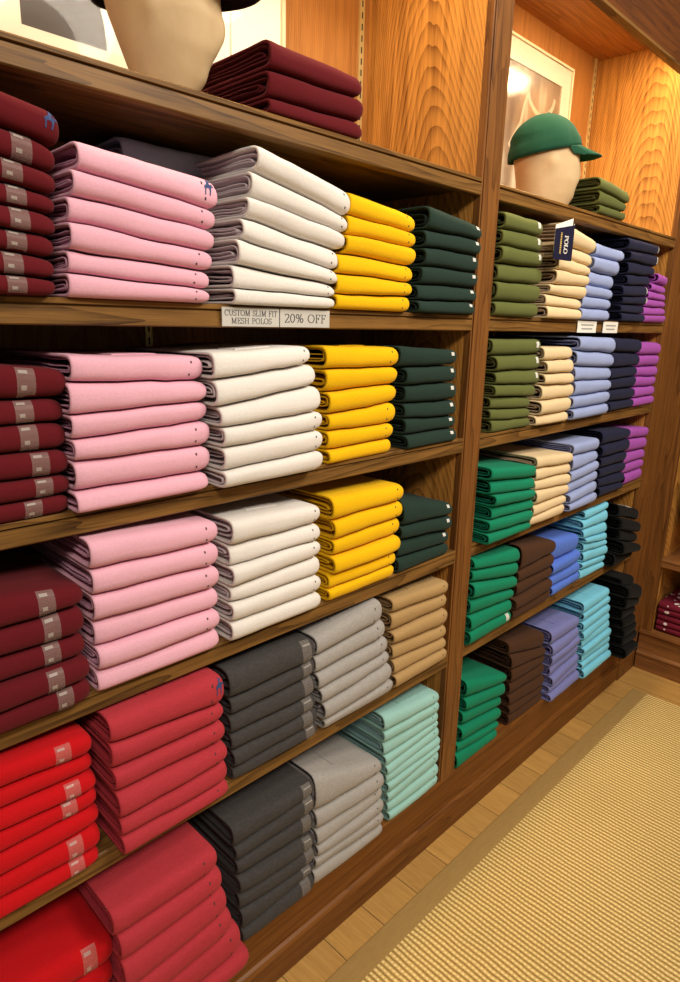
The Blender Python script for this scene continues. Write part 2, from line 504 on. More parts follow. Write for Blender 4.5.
def make_shirt(colour, w, zbl, zbr, ztl, ztr, depth, seed, name='folded_polo_shirt', top=False, wob=None):
    """a polo folded into a slab: one outer layer folded round the front edge and folded layers tucked inside.
    local x from 0 to w along the shelf, front fold at y=0, z measured from the object origin."""
    rnd = random.Random(seed)
    t = 0.0042
    us = [0.0, 0.012, 0.04, 0.12, 0.22, 0.34, 0.46, 0.58, 0.70, 0.80, 0.88, 0.93, 0.965, 0.988, 1.0]
    na = 9
    hmean = 0.5 * ((ztl - zbl) + (ztr - zbr))
    sl0, sl1 = rnd.uniform(-.004, .006), rnd.uniform(0.0, .006)
    bow = rnd.uniform(-0.0015, 0.003)
    sx, sy, sz = rnd.uniform(0, 50), rnd.uniform(0, 50), rnd.uniform(0, 50)
    lean = rnd.uniform(-0.003, 0.003)

    def frame(u):
        zb = lerp(zbl, zbr, u); zt = lerp(ztl, ztr, u)
        if wob: zb += wobble(wob[0], wob[1] + 1, u) * (0.0 if wob[2] else 1.0); zt += wobble(wob[0], wob[1], u)
        e = 0.0; k = 1.0
        if u > 0.88:
            q = (u - 0.88) / 0.12
            k = math.sqrt(max(0.0, 1 - (q ** 3.5) * 0.62))
            e = 0.010 * (1 - math.sqrt(max(0.0, 1 - q ** 2.6)))
        if u < 0.04: e += 0.0025 * (1 - u / 0.04)
        return zb, zt, e, k

    def prof(u, off, y_in=0.0, hs=1.0, closed_k=True, dd=None, arcn=na):
        """points (y,z) from bottom back round the front to top back, off = offset outwards"""
        zb, zt, e, k = frame(u)
        if not closed_k: k = 1.0
        dd = dd or depth
        h = (zt - zb) * hs * (k if closed_k else 1.0)
        zc = 0.5 * (zb + zt)
        half = h / 2 - t / 2 + off - 0.0011
        ry = min(0.024, hmean * 0.52) * (0.6 + 0.4 * hs)
        y0 = e + y_in - off + t / 2 + sl0 * (1 - u) + sl1 * u * .5 - bow * math.sin(math.pi * u)
        pts = []
        for fy in (1.0, 0.66, 0.36, 0.17):
            pts.append((lerp(y0 + ry, dd, fy), zc - half))
        for i in range(arcn + 1):
            a = -math.pi / 2 + math.pi * i / arcn
            ca, sa = math.cos(a), math.sin(a)
            cy = abs(ca) ** 0.66; sz_ = math.copysign(abs(sa) ** 0.84, sa)
            yy = y0 + ry * (1 - cy) + lean * sz_
            pts.append((yy, zc + half * sz_))
        for fy in (0.17, 0.36, 0.66, 1.0):
            pts.append((lerp(y0 + ry, dd, fy), zc + half - (0.0 if not top else 0.004 * fy)))
        return pts

    def wr(x, y, z):
        return noise.noise(Vector((x * 16 + sx, y * 12 + sy, z * 34 + sz)))

    grid_o = []; grid_i = []
    for u in us:
        x = u * w
        po, pi = prof(u, t / 2), prof(u, -t / 2)
        ro, ri = [], []
        for k, ((y, z), (yi, zi)) in enumerate(zip(po, pi)):
            amp = 0.0013 if 3 < k < 14 else (0.0006 if not (top and k >= 14) else 0.0018)
            d = wr(x, y, z) * amp
            isf = 3 < k < 14
            ro.append(Vector((x, y + (d if isf else 0), z + (0 if isf else (-abs(d) if k < 9 and False else (d if top and k >= 14 else 0))))))
            ri.append(Vector((x, yi + (d if isf else 0), zi)))
        grid_o.append(ro); grid_i.append(ri)
    nk = len(grid_o[0]); nu = len(us)
    V = []; Fc = []
    for g in (grid_o, grid_i):
        for r in g: V += r
    off = nu * nk
    for i in range(nu - 1):
        for k in range(nk - 1):
            a = i * nk + k
            Fc.append((a, a + nk, a + nk + 1, a + 1))
            b_ = off + a
            Fc.append((b_, b_ + 1, b_ + nk + 1, b_ + nk))
        a = i * nk; Fc.append((a, off + a, off + a + nk, a + nk))
        a = i * nk + nk - 1; Fc.append((a, a + nk, off + a + nk, off + a))
    for k in range(nk - 1):
        Fc.append((k, k + 1, off + k + 1, off + k))
        a = (nu - 1) * nk + k
        Fc.append((a, off + a, off + a + 1, a + 1))
    # the right end is closed: the side hem is folded in
    a0 = off + (nu - 1) * nk
    cap = [a0 + k for k in range(nk)]
    Fc.append(tuple(cap))
    body = mesh_obj(name, V, Fc, FM[colour], smooth=True)
    # inner folded layers
    iv, ifc = [], []
    hs_list = [(rnd.uniform(.56, .70), rnd.uniform(.007, .014)), (rnd.uniform(.26, .36), rnd.uniform(.016, .028))]
    for li, (hs, yin) in enumerate(hs_list):
        xs0 = rnd.uniform(0.0005, 0.006) + li * rnd.uniform(-0.001, .004)
        xs0 = max(0.0, xs0)
        zoff = rnd.uniform(-.1, .1) * hmean
        ti = 0.0022
        uu = [xs0 / w, 0.10, 0.45, 0.8]
        base = len(iv); rowsn = []
        for u in uu:
            for sgn in (1, -1):
                pr = prof(u, ti * sgn / 1.0 * .5, yin, hs, False, depth - 0.01, 7)
                for (y, z) in pr:
                    zz = z + zoff * (1 - u) + 0.0012 * math.sin(y * 60 + sx)
                    iv.append(Vector((u * w if u * w < w - 0.03 else w - 0.03, y, zz)))
        m = len(pr)
        for i in range(len(uu) - 1):
            for k in range(m - 1):
                a = base + (i * 2) * m + k; b2 = a + 2 * m
                ifc.append((a, b2, b2 + 1, a + 1))
                a2 = a + m; b3 = a2 + 2 * m
                ifc.append((a2, a2 + 1, b3 + 1, b3))
        for k in range(m - 1):
            a = base + k
            ifc.append((a, a + 1, a + m + 1, a + m))
    inner = mesh_obj('inner_fold', iv, ifc, shaded_inner(colour), body, smooth=True)
    SURF[body.name] = (us, grid_o, w)
    return body


def surf_pt(body, xr, s, lift):
    """point on the outer surface: xr metres from the right end, s in profile index units"""
    us, g, w = SURF[body.name]
    u = max(0.0, min(1.0, 1 - xr / w))
    i = 0
    while i < len(us) - 2 and us[i + 1] < u: i += 1
    fu = (u - us[i]) / (us[i + 1] - us[i])
    k = max(0, min(len(g[0]) - 2, int(s))); fk = s - k
    p00, p01, p10, p11 = g[i][k], g[i][k + 1], g[i + 1][k], g[i + 1][k + 1]
    p = p00.lerp(p01, fk).lerp(p10.lerp(p11, fk), fu)
    du = (p10.lerp(p11, fk) - p00.lerp(p01, fk)); dk = (p01.lerp(p11, fu) - p00.lerp(p10, fu))
    n = du.cross(dk)
    if n.length > 0: n.normalize()
    if n.y > 0.3 or n.z < -0.9: n = -n
    return p + n * lift


def patch(body, name, mat, xr0, xr1, s0, s1, lift=0.0008, nx=3, ns=5, thick=0.0005):
    V, Fc = [], []
    for l in (lift, lift - thick):
        for i in range(nx + 1):
            for j in range(ns + 1):
                V.append(surf_pt(body, lerp(xr0, xr1, i / nx), lerp(s0, s1, j / ns), l))
    n = (nx + 1) * (ns + 1)
    for i in range(nx):
        for j in range(ns):
            a = i * (ns + 1) + j
            Fc.append((a, a + 1, a + ns + 2, a + ns + 1))
            Fc.append((n + a, n + a + ns + 1, n + a + ns + 2, n + a + 1))
    for i in range(nx):
        for j in (0, ns):
            a = i * (ns + 1) + j; Fc.append((a, a + ns + 1, n + a + ns + 1, n + a))
    for j in range(ns):
        for i in (0, nx):
            a = i * (ns + 1) + j; Fc.append((a, a + 1, n + a + 1, n + a))
    return mesh_obj(name, V, Fc, mat, body, smooth=False)


PONY = [(0.0, 0.0), (0.08, 0.0), (0.14, 0.34), (0.20, 0.42), (0.46, 0.44), (0.50, 0.30), (0.44, 0.02), (0.52, 0.0), (0.62, 0.28), (0.66, 0.45), (0.70, 0.62), (0.88, 0.60), (0.92, 0.70),
        (0.74, 0.84), (0.66, 0.80), (0.58, 0.72), (0.52, 0.84), (0.56, 1.04), (0.82, 1.18), (0.80, 1.24), (0.52, 1.14), (0.50, 1.26), (0.40, 1.30), (0.32, 1.22), (0.30, 0.98), (0.24, 0.72), (0.06, 0.64),
        (-0.04, 0.40), (-0.02, 0.36), (0.06, 0.50)]


def pony(body, xr, s0, size, ds, mat):
    """small embroidered rider on a horse"""
    cx = [p[0] for p in PONY]
    V = [surf_pt(body, xr - (p[0] - 0.4) * size, s0 + p[1] * ds, 0.0007) for p in PONY]
    V += [surf_pt(body, xr - (p[0] - 0.4) * size, s0 + p[1] * ds, 0.0001) for p in PONY]
    n = len(PONY)
    Fc = [tuple(range(n))] + [(i, (i + 1) % n, n + (i + 1) % n, n + i) for i in range(n)]
    return mesh_obj('embroidered_logo', V, Fc, mat, body)


def holes(body, rnd, xr):
    for s in (9.9, 7.1):
        dx = rnd.uniform(-.003, .003)
        patch(body, 'buttonhole', M['dark_thread'], xr + dx + .0014, xr + dx - .0014, s - .32, s + .32, 0.0004, 1, 2, 0.0003)


# colour, bay, tier, front y, x left (mm), x right (mm), z of the joints at the left end, at the right end
STACKS = [
    ('maroon',1,1,-0.02,[165,156,153,151,148,146,144,142],[396,387,384,382,379,377,375,373],[1817,1783,1745,1708,1676,1649,1618,1585,1553],[1779,1737,1705,1680,1655,1627,1603,1576,1553]),
    ('pink',1,1,-0.02,[415,406,399,397,395,392],[636,631,627,623,620,619],[1753,1717,1684,1651,1616,1586,1553],[1736,1693,1663,1631,1602,1574,1553]),
    ('white',1,1,-0.02,[710,702,692,683,672,663,662],[930,928,920,910,902,899,899],[1802,1763,1724,1690,1658,1617,1579,1553],[1760,1718,1690,1658,1623,1596,1573,1553]),
    ('yellow',1,1,-0.02,[933,931,923,905,902,902],[1129,1131,1130,1127,1124,1124],[1764,1725,1690,1654,1618,1581,1553],[1745,1712,1683,1648,1615,1586,1553]),
    ('dark green',1,1,-0.02,[1166,1165,1165,1162,1151,1146],[1376,1376,1376,1376,1376,1371],[1771,1724,1689,1650,1612,1579,1553],[1752,1721,1688,1651,1616,1583,1553]),
    ('maroon',1,2,-0.008,[150,144,145,145,144,143],[381,375,376,375,375,373],[1482,1422,1389,1351,1312,1281,1250],[1458,1417,1383,1345,1308,1279,1250]),
    ('pink',1,2,-0.021,[384,378,379,380,379,376],[604,604,606,609,608,604],[1477,1438,1394,1359,1326,1282,1250],[1472,1432,1400,1366,1326,1281,1250]),
    ('white',1,2,-0.04,[607,611,618,622,623,621],[818,831,843,850,854,856],[1478,1433,1390,1356,1320,1281,1250],[1488,1455,1417,1366,1330,1290,1250]),
    ('yellow',1,2,-0.008,[884,888,894,898,897,896],[1103,1105,1104,1101,1097,1095],[1485,1440,1395,1352,1317,1278,1250],[1481,1439,1401,1363,1318,1284,1250]),
    ('dark green',1,2,-0.008,[1111,1135,1139,1142,1144,1145],[1327,1329,1333,1338,1340,1343],[1483,1435,1396,1356,1321,1282,1250],[1472,1435,1394,1352,1314,1283,1250]),
    ('maroon',1,3,-0.03,[143,141,142,143,142],[373,372,372,373,373],[1169,1111,1072,1027,983,948],[1145,1110,1064,1028,988,948]),
    ('pink',1,3,-0.023,[387,389,389,390,391,389],[617,618,620,619,619,619],[1208,1160,1117,1070,1028,987,948],[1194,1152,1109,1066,1026,987,948]),
    ('white',1,3,-0.022,[645,644,645,645,644,643],[866,866,867,870,873,874],[1187,1138,1097,1056,1027,989,948],[1176,1135,1100,1065,1023,984,948]),
    ('yellow',1,3,-0.016,[906,914,915,910,904,902],[1136,1140,1137,1132,1125,1120],[1180,1131,1086,1049,1010,977,948],[1176,1133,1094,1050,1012,979,948]),
    ('dark green',1,3,-0.008,[1145,1142,1137,1135],[1350,1352,1348,1347],[1130,1068,1033,987,948],[1089,1054,1015,978,948]),
    ('red',1,4,-0.019,[141,142,143,144,144,141,138],[372,372,373,374,374,372,368],[906,867,829,793,753,710,674,641],[886,847,812,783,749,715,670,641]),
    ('coral red',1,4,-0.037,[394,395,396,397,400,401],[617,616,615,616,618,620],[906,860,807,768,720,677,641],[901,839,803,760,722,673,641]),
    ('charcoal',1,4,-0.018,[637,640,640,642,645,645],[863,864,865,864,869,874],[889,830,793,749,711,672,641],[882,829,792,747,712,673,641]),
    ('heather grey',1,4,-0.019,[866,867,872,879,888,892],[1077,1093,1105,1112,1121,1129],[877,833,789,749,712,669,641],[906,849,799,759,725,676,641]),
    ('tan',1,4,-0.017,[1120,1122,1127,1131,1134,1136],[1346,1348,1351,1355,1356,1358],[888,851,799,764,721,681,641],[879,838,798,745,708,676,641]),
    ('coral red',1,5,-0.065,[363,371,373,375,386,395],[570,580,589,600,624,641],[561,509,454,392,337,269,225],[570,516,463,404,345,274,225]),
    ('charcoal',1,5,-0.017,[640,646,650,651,650,655,659],[867,870,871,872,873,870,867],[533,483,443,405,362,318,261,225],[524,487,435,378,341,301,271,225]),
    ('heather grey',1,5,-0.019,[870,873,874,876,873,870],[1105,1108,1110,1113,1116,1118],[530,435,382,339,307,268,225],[453,417,375,336,293,253,225]),
    ('mint green',1,5,-0.006,[1119,1123,1128,1132,1136,1140,1144,1148,1152,1155],[1356,1360,1365,1368,1372,1376,1376,1376,1376,1376],[568,521,482,440,411,384,354,319,286,253,225],[537,506,470,441,418,387,359,339,294,257,225]),
    ('olive green',2,1,-0.02,[1463,1463,1463,1463,1463,1463],[1655,1663,1671,1679,1677,1675],[1799,1759,1721,1681,1637,1589,1553],[1795,1757,1719,1682,1639,1590,1553]),
    ('beige',2,1,-0.02,[1768,1756,1752,1745,1731,1720,1720],[1985,1974,1970,1962,1949,1938,1937],[1808,1754,1723,1684,1646,1619,1587,1553],[1780,1742,1706,1679,1649,1611,1582,1553]),
    ('light blue',2,1,-0.02,[1988,1977,1973,1952,1941,1940],[2198,2169,2144,2142,2139,2141],[1777,1738,1697,1657,1624,1589,1553],[1770,1737,1689,1650,1618,1586,1553]),
    ('navy blue',2,1,-0.02,[2225,2235,2241,2244,2217,2233,2233,2242],[2498,2488,2466,2443,2436,2434,2431,2442],[1815,1776,1744,1702,1669,1633,1608,1582,1553],[1814,1780,1741,1710,1677,1639,1610,1580,1553]),
    ('purple',2,1,-0.02,[2501,2469,2446,2439,2434,2445],[2596,2598,2608,2618,2632,2647],[1723,1691,1664,1635,1607,1578,1553],[1714,1681,1655,1631,1607,1581,1553]),
    ('olive green',2,2,-0.01,[1487,1500,1504,1499,1496,1498,1505],[1734,1743,1742,1724,1705,1706,1711],[1498,1454,1414,1380,1349,1315,1285,1250],[1495,1455,1412,1370,1338,1304,1277,1250]),
    ('beige',2,2,-0.022,[1737,1746,1745,1741,1734,1727],[1904,1915,1929,1944,1934,1923],[1476,1436,1402,1370,1323,1281,1250],[1475,1439,1398,1363,1323,1280,1250]),
    ('light blue',2,2,-0.027,[1933,1926,1932,1947,1937,1938],[2195,2199,2200,2205,2202,2206],[1506,1465,1418,1372,1323,1282,1250],[1502,1451,1404,1365,1327,1287,1250]),
    ('navy blue',2,2,-0.012,[2218,2224,2231,2235,2234,2241],[2454,2468,2460,2458,2459,2462],[1501,1454,1402,1363,1324,1283,1250],[1495,1446,1402,1365,1323,1282,1250]),
    ('purple',2,2,-0.008,[2458,2476,2463,2461,2462,2465],[2666,2666,2666,2666,2666,2666],[1486,1440,1396,1361,1323,1284,1250],[1484,1436,1395,1356,1321,1284,1250]),
    ('emerald green',2,3,-0.04,[1469,1481,1494,1497,1486,1481],[1717,1721,1727,1732,1726,1720],[1168,1130,1088,1053,1017,979,948],[1141,1103,1066,1036,1004,966,948]),
    ('beige',2,3,-0.039,[1730,1731,1730,1735,1729,1723],[1953,1953,1955,1951,1939,1935],[1162,1126,1089,1058,1016,981,948],[1150,1115,1081,1047,1013,986,948]),
    ('light blue',2,3,-0.037,[1956,1956,1958,1961,1964,1965],[2151,2153,2160,2167,2171,2177],[1174,1135,1087,1046,1009,975,948],[1175,1132,1096,1060,1023,981,948]),
    ('navy blue',2,3,-0.026,[2185,2194,2202,2208,2218,2228],[2436,2437,2440,2443,2440,2443],[1193,1140,1097,1055,1021,986,948],[1178,1140,1094,1050,1012,973,948]),
    ('purple',2,3,-0.008,[2473,2449,2455,2455,2483],[2666,2666,2666,2666,2666],[1171,1131,1079,1035,995,948],[1158,1119,1073,1031,993,948]),
    ('emerald green',2,4,-0.018,[1463,1463,1463,1463,1463,1463],[1715,1715,1711,1700,1695,1698],[906,872,833,786,733,689,641],[880,835,790,752,719,680,641]),
    ('brown',2,4,-0.021,[1718,1718,1714,1698,1701],[1949,1943,1939,1939,1947],[887,804,762,717,682,641],[852,809,766,726,685,641]),
    ('royal blue',2,4,-0.008,[1952,1954,1960,1969],[2152,2166,2177,2188],[848,763,716,676,641],[827,767,720,678,641]),
    ('aqua',2,4,-0.011,[2173,2160,2169,2189,2190,2196,2191,2191],[2373,2378,2380,2384,2391,2399,2399,2397],[905,873,837,804,785,747,707,678,641],[905,876,827,782,754,732,692,663,641]),
    ('black',2,4,-0.055,[2376,2383,2394,2402,2400],[2597,2587,2583,2584,2588],[901,851,801,753,700,641],[842,793,748,704,674,641]),
    ('emerald green',2,5,-0.003,[1501,1502,1496,1484,1469,1464],[1735,1736,1726,1720,1707,1698],[506,447,405,357,310,277,225],[443,408,362,324,280,259,225]),
    ('brown',2,5,-0.003,[1739,1750,1761,1767,1771,1771,1774],[1976,1988,1995,2004,2012,2010,2010],[546,500,447,391,344,304,268,225],[510,446,418,379,332,290,257,225]),
    ('periwinkle blue',2,5,-0.025,[1979,1991,1998,2007,2015,2013,2013],[2196,2205,2214,2223,2232,2241,2250],[514,458,413,367,324,286,256,225],[505,461,423,385,341,302,264,225]),
    ('aqua',2,5,-0.037,[2199,2208,2208,2217,2226,2235,2244,2244,2253],[2427,2438,2450,2462,2473,2487,2499,2510,2520],[556,511,474,437,400,362,329,295,265,225],[555,519,480,442,408,368,325,292,254,225]),
    ('black',2,5,-0.089,[2430,2441,2453,2465,2490,2502,2513,2523],[2537,2583,2612,2606,2610,2643,2666,2666],[599,569,520,464,411,367,322,276,225],[587,539,479,439,404,360,313,261,225]),
    ('maroon',1,0,-0.008,[749,751,753],[965,973,976],[1966,1922,1884,1859],[1961,1926,1887,1859]),
    ('olive green',2,0,-0.008,[1978,1986,1995],[2202,2186,2194],[1958,1923,1883,1859],[1947,1909,1884,1859]),
]


TIER = {0: 'display shelf', 1: 'first tier', 2: 'second tier', 3: 'third tier', 4: 'fourth tier', 5: 'lowest tier'}
NTH = ['topmost', 'second down', 'third down', 'fourth down', 'fifth down', 'sixth down', 'seventh down', 'eighth down', 'ninth down', 'tenth down']


def stack(colour, bayn, tier, yf, XL, XR, ZL, ZR, depth=0.30, where=None, cname=None):
    n = len(XL)
    cname = cname or colour
    for i in range(n):
        xl, xr = XL[i] / 1000, XR[i] / 1000
        w_ = xr - xl
        g = (ZR[i + 1] - ZL[i + 1])
        zb = min(ZL[i + 1], ZR[i + 1]) / 1000
        s = make_shirt(colour, w_, ZL[i + 1] / 1000 - zb, ZR[i + 1] / 1000 - zb, ZL[i] / 1000 - zb, ZR[i] / 1000 - zb, depth, hash((colour, bayn, tier, i)) if False else (len(colour) * 7919 + bayn * 101 + tier * 1009 + i * 17 + ord(colour[0])), top=(i == 0), wob=(len(colour) + tier * 7 + bayn * 3 + ord(colour[1]), i, i == n - 1))
        jr = random.Random(tier * 977 + bayn * 131 + i * 7 + len(colour))
        s.location = (xl, yf + (jr.uniform(-.004, .004) if tier != 1 else jr.uniform(-.002, .003)), zb)
        s.rotation_euler = (0, 0, math.radians(jr.uniform(-.6, .6) * (3.5 if colour == 'black' else 1)))
        if colour == 'black': s.location.y += jr.uniform(-.014, .014)
        pos = NTH[i] if i < n - 1 or n == 1 else 'bottom one'
        place = where or ('in its %s stack on %s of %s bay' % ('own', TIER[tier], 'near' if bayn == 1 else 'far'))
        if where:
            lab = '%s folded polo shirt, %s %s' % (cname, pos, where)
        else:
            lab = '%s folded polo shirt, %s in its stack, %s of %s bay' % (cname, pos, TIER[tier], 'near' if bayn == 1 else 'far')
        tag(s, lab, 'shirt', '%s polos, %s, %s bay' % (cname, TIER[tier], 'near' if bayn == 1 else 'far'))
        rnd = random.Random(i * 31 + tier * 7 + bayn)
        key = (colour, bayn, tier)
        dressed(s, colour, bayn, tier, i, n, rnd)


def hem(s, xr0, xr1, s0=13.3, s1=15.2):
    patch(s, 'sleeve_hem', FM[s['fab']], xr0, xr1, s0, s1, 0.0016, 4, 6, 0.0015)


def dressed(s, colour, bayn, tier, i, n, rnd):
    s['fab'] = colour
    if colour in ('pink', 'white', 'coral red', 'yellow', 'heather grey', 'tan', 'mint green') and tier > 0:
        if rnd.random() < 0.75 or i == 0: holes(s, rnd, 0.030 if colour != 'white' else 0.022)
    if colour in ('maroon', 'red') and tier > 0 and not (tier == 1 and i == 0) and not (colour == 'red' and i in (1, 4)):
        wd = 0.024
        x0 = 0.045 + rnd.uniform(-.006, .012)
        p = patch(s, 'size_sticker', M['film'], x0 + wd / 2, x0 - wd / 2, 5.6, 11.6, 0.0012, 3, 18, 0.0003)
        patch(s, 'sticker_print', M['film_print'], x0 + wd * .38, x0 - wd * .1, 10.0, 10.8, 0.0018, 1, 2, 0.0002).parent = p
        patch(s, 'sticker_print', M['film_print'], x0 + wd * .3, x0 + wd * .0, 7.4, 8.2, 0.0018, 1, 2, 0.0002).parent = p
    if colour == 'charcoal':
        x0 = 0.026 + rnd.uniform(-.003, .006)
        p = patch(s, 'size_sticker', M['film'], x0 + .014, x0 - .012, 5.4, 12.0, 0.0012, 3, 18, 0.0003)
        if i % 2 == 1 or i == 0:
            patch(s, 'sticker_print', M['film_print'], x0 + .011, x0 - .009, 10.2, 10.7, 0.0018, 1, 2, 0.0002).parent = p
    if colour == 'dark green' and not (tier == 3 and i == n - 1):
        patch(s, 'size_sticker', M['silver_tag'], 0.032, 0.020, 9.0, 10.4, 0.0008, 1, 3, 0.0004)
    if colour == 'olive green' and (tier == 1 or tier == 2) and i < 3:
        patch(s, 'size_sticker', M['silver_tag'], 0.034, 0.020, 8.2, 10.4, 0.0008, 1, 3, 0.0004)
    if colour == 'navy blue' and tier == 1 and i in (0, 1, 4, 5):
        patch(s, 'size_sticker', M['silver_tag'], 0.022, 0.002, 7.2, 11.0, 0.0008, 2, 4, 0.0004)
    if colour == 'emerald green' and tier == 4 and i == n - 1:
        patch(s, 'size_sticker', M['silver_tag'], 0.040, 0.022, 8.2, 11.6, 0.0008, 1, 3, 0.0004)
    if colour in ('light blue',) and tier > 0:
        holes(s, rnd, 0.018)
    if colour == 'black' and tier == 4 and i == 0:
        patch(s, 'care_label', M['white_paper'], 0.115, 0.07, 11.6, 13.6, 0.0012, 2, 3, 0.0006)
    if i == 0 and tier >= 1 and colour in ('pink', 'coral red', 'maroon') and not (colour == 'pink' and tier > 1) and not (colour == 'maroon' and tier > 1) and not (colour == 'coral red' and tier == 5):
        pony(s, 0.014 if colour != 'pink' else 0.021, 8.0, 0.019, 2.6, M['navy_thread'])
    if i == 0 and (colour, tier) in (('coral red', 4), ('tan', 4), ('mint green', 5), ('aqua', 5), ('periwinkle blue', 5), ('heather grey', 4), ('heather grey', 5), ('brown', 5), ('olive green', 2), ('maroon', 0), ('pink', 2), ('white', 2), ('white', 3), ('yellow', 2), ('yellow', 1)):
        a = rnd.uniform(.09, .11)
        hem(s, a + 0.045, a - 0.03, 13.2 if tier > 3 else 13.6, 14.6)


for (c_, b_, t_, yf_, xl_, xr_, zl_, zr_) in STACKS:
    d_ = 0.30 if c_ != 'black' else 0.27
    if t_ == 1 and c_ in ('pink', 'white'): d_ = 0.185
    if t_ == 0: d_ = 0.25
    stack(c_, b_, t_, yf_, xl_, xr_, zl_, zr_, d_)

# slate blue shirts stored behind the pink and white ones on the first tier
stack('slate blue', 1, 1, 0.185, [585, 583, 580, 582], [795, 795, 790, 792], [1824, 1755, 1690, 1622, 1554], [1826, 1758, 1692, 1624, 1554], 0.15)
# maroon floral shirts on the return unit
for i in range(5):
    zb = 0.1975 + i * 0.0285
    s = make_shirt('floral', 0.24, 0, 0, 0.0283, 0.0283, 0.30, 900 + i, name='folded_floral_shirt', top=(i == 4))
    s.rotation_euler = (0, 0, -math.pi / 2)
    s.location = (2.956 + 0.004 * (i % 2), -0.055, zb)
    s['fab'] = 'floral'
    pos = NTH[4 - i] if i else 'bottom one'
    tag(s, 'maroon folded shirt with white floral print, %s in stack on return unit' % pos, 'shirt', 'floral shirts on the return unit')
# shirts laid in the near bay's lowest tier, red, cut by the picture's edge
stack('red', 1, 5, -0.030, [150, 149, 146, 148, 147], [374, 372, 370, 369, 368], [512, 447, 392, 336, 280, 225], [499, 436, 383, 330, 278, 225])

# floral print
N = NT('floral_cotton', 0.92, 0.15)
vo = N.n.new('ShaderNodeTexVoronoi'); vo.inputs['Scale'].default_value = 26; vo.inputs['Randomness'].default_value = 1.0
N.L(N.mapping((1, 1, 1)), vo.inputs['Vector'])
nn = N.noise(N.mapping((70, 70, 70)), 1.0, 2.0)
ff = N.math('LESS_THAN', N.math('ADD', vo.outputs['Distance'], N.math('MULTIPLY', nn, 0.5)), 0.56)
gate = N.math('GREATER_THAN', N.noise(N.mapping((9, 9, 9), (3, 1, 7)), 1.0, 1.0), 0.47)
N.L(N.mix(N.math('MULTIPLY', ff, gate), (0.16, 0.012, 0.028, 1), (0.78, 0.70, 0.68, 1)), N.b.inputs['Base Color'])
for o in list(col.objects):
    if o.get('fab') == 'floral': o.data.materials[0] = N.m


# ------------------------------------------------------------------ mannequin heads and caps
def ringsurf(rings, nth=40, mod=None):
    V, Fc = [], []
    for z, cx, a, b in rings:
        for i in range(nth):
            th = 2 * math.pi * i / nth
            c, s = math.cos(th), math.sin(th)
            x = cx + a * math.copysign(abs(c) ** 0.95, c); y = b * math.copysign(abs(s) ** 0.95, s)
            if mod: x, y = mod(x, y, z, th)
            V.append((x, y, z))
    m = len(rings)
    for r in range(m - 1):
        for i in range(nth):
            j = (i + 1) % nth
            Fc.append((r * nth + i, r * nth + j, (r + 1) * nth + j, (r + 1) * nth + i))
    Fc.append(tuple(reversed(range(nth)))); Fc.append(tuple((m - 1) * nth + i for i in range(nth)))
    return V, Fc


def head_mat():
    N = NT('cream_canvas_head', 0.55, 0.3)
    f = N.noise(N.mapping((14, 14, 14)), 1.0, 4.0)
    N.L(N.mix(f, (0.64, 0.48, 0.28, 1), (0.48, 0.32, 0.16, 1)), N.b.inputs['Base Color'])
    N.bump(N.noise(N.mapping((40, 40, 40)), 1.0, 3.0), 0.25, 0.003)
    return N.m


HM = head_mat()


def interp(tab, n):
    out = []
    for i in range(n):
        t = i / (n - 1) * (len(tab) - 1); k = min(len(tab) - 2, int(t)); f = t - k
        f2 = f * f * (3 - 2 * f) * .35 + f * .65
        out.append(tuple(lerp(a, b, f2) for a, b in zip(tab[k], tab[k + 1])))
    return out


def mannequin_head(loc, rz, label, slim=False):
    tab = [(0.0, 0.000, 0.070, 0.056), (0.012, 0.002, 0.076, 0.062), (0.045, 0.008, 0.088, 0.069), (0.085, 0.011, 0.098, 0.075), (0.13, 0.008, 0.104, 0.079), (0.175, 0.002, 0.106, 0.080),
           (0.198, -0.003, 0.097, 0.074), (0.222, -0.005, 0.078, 0.060), (0.238, -0.006, 0.050, 0.040), (0.246, -0.006, 0.024, 0.02)]
    if slim: tab = [(z, cx, a * k_, b_ * k_) for (z, cx, a, b_), k_ in zip(tab, (0.56, 0.60, 0.70, 0.82, 0.91, 0.95, 0.95, 0.95, 0.95, 0.95))]
    def mod(x, y, z, th):
        # soft abstract face: brow, nose ridge and eye hollows
        if math.cos(th) > 0:
            c = math.cos(th)
            nose = 0.012 * math.exp(-((z - 0.110) / 0.026) ** 2) * math.exp(-(y / 0.013) ** 2)
            eye = -0.006 * math.exp(-((z - 0.150) / 0.018) ** 2) * math.exp(-((abs(y) - 0.03) / 0.014) ** 2)
            chin = 0.006 * math.exp(-((z - 0.040) / 0.020) ** 2) * math.exp(-(y / 0.025) ** 2)
            x += nose + eye + chin
        ear = 0.007 * math.exp(-((z - 0.125) / 0.024) ** 2) * math.exp(-((x + 0.005) / 0.014) ** 2)
        y += math.copysign(ear, y)
        return x, y
    V, Fc = ringsurf(interp(tab, 46), 56, mod)
    o = mesh_obj('mannequin_head', V, Fc, HM, smooth=True)
    o.location = loc; o.rotation_euler = (0, 0, rz); o.scale = (0.92, 0.92, 0.97)
    tag(o, label, 'mannequin head')
    return o


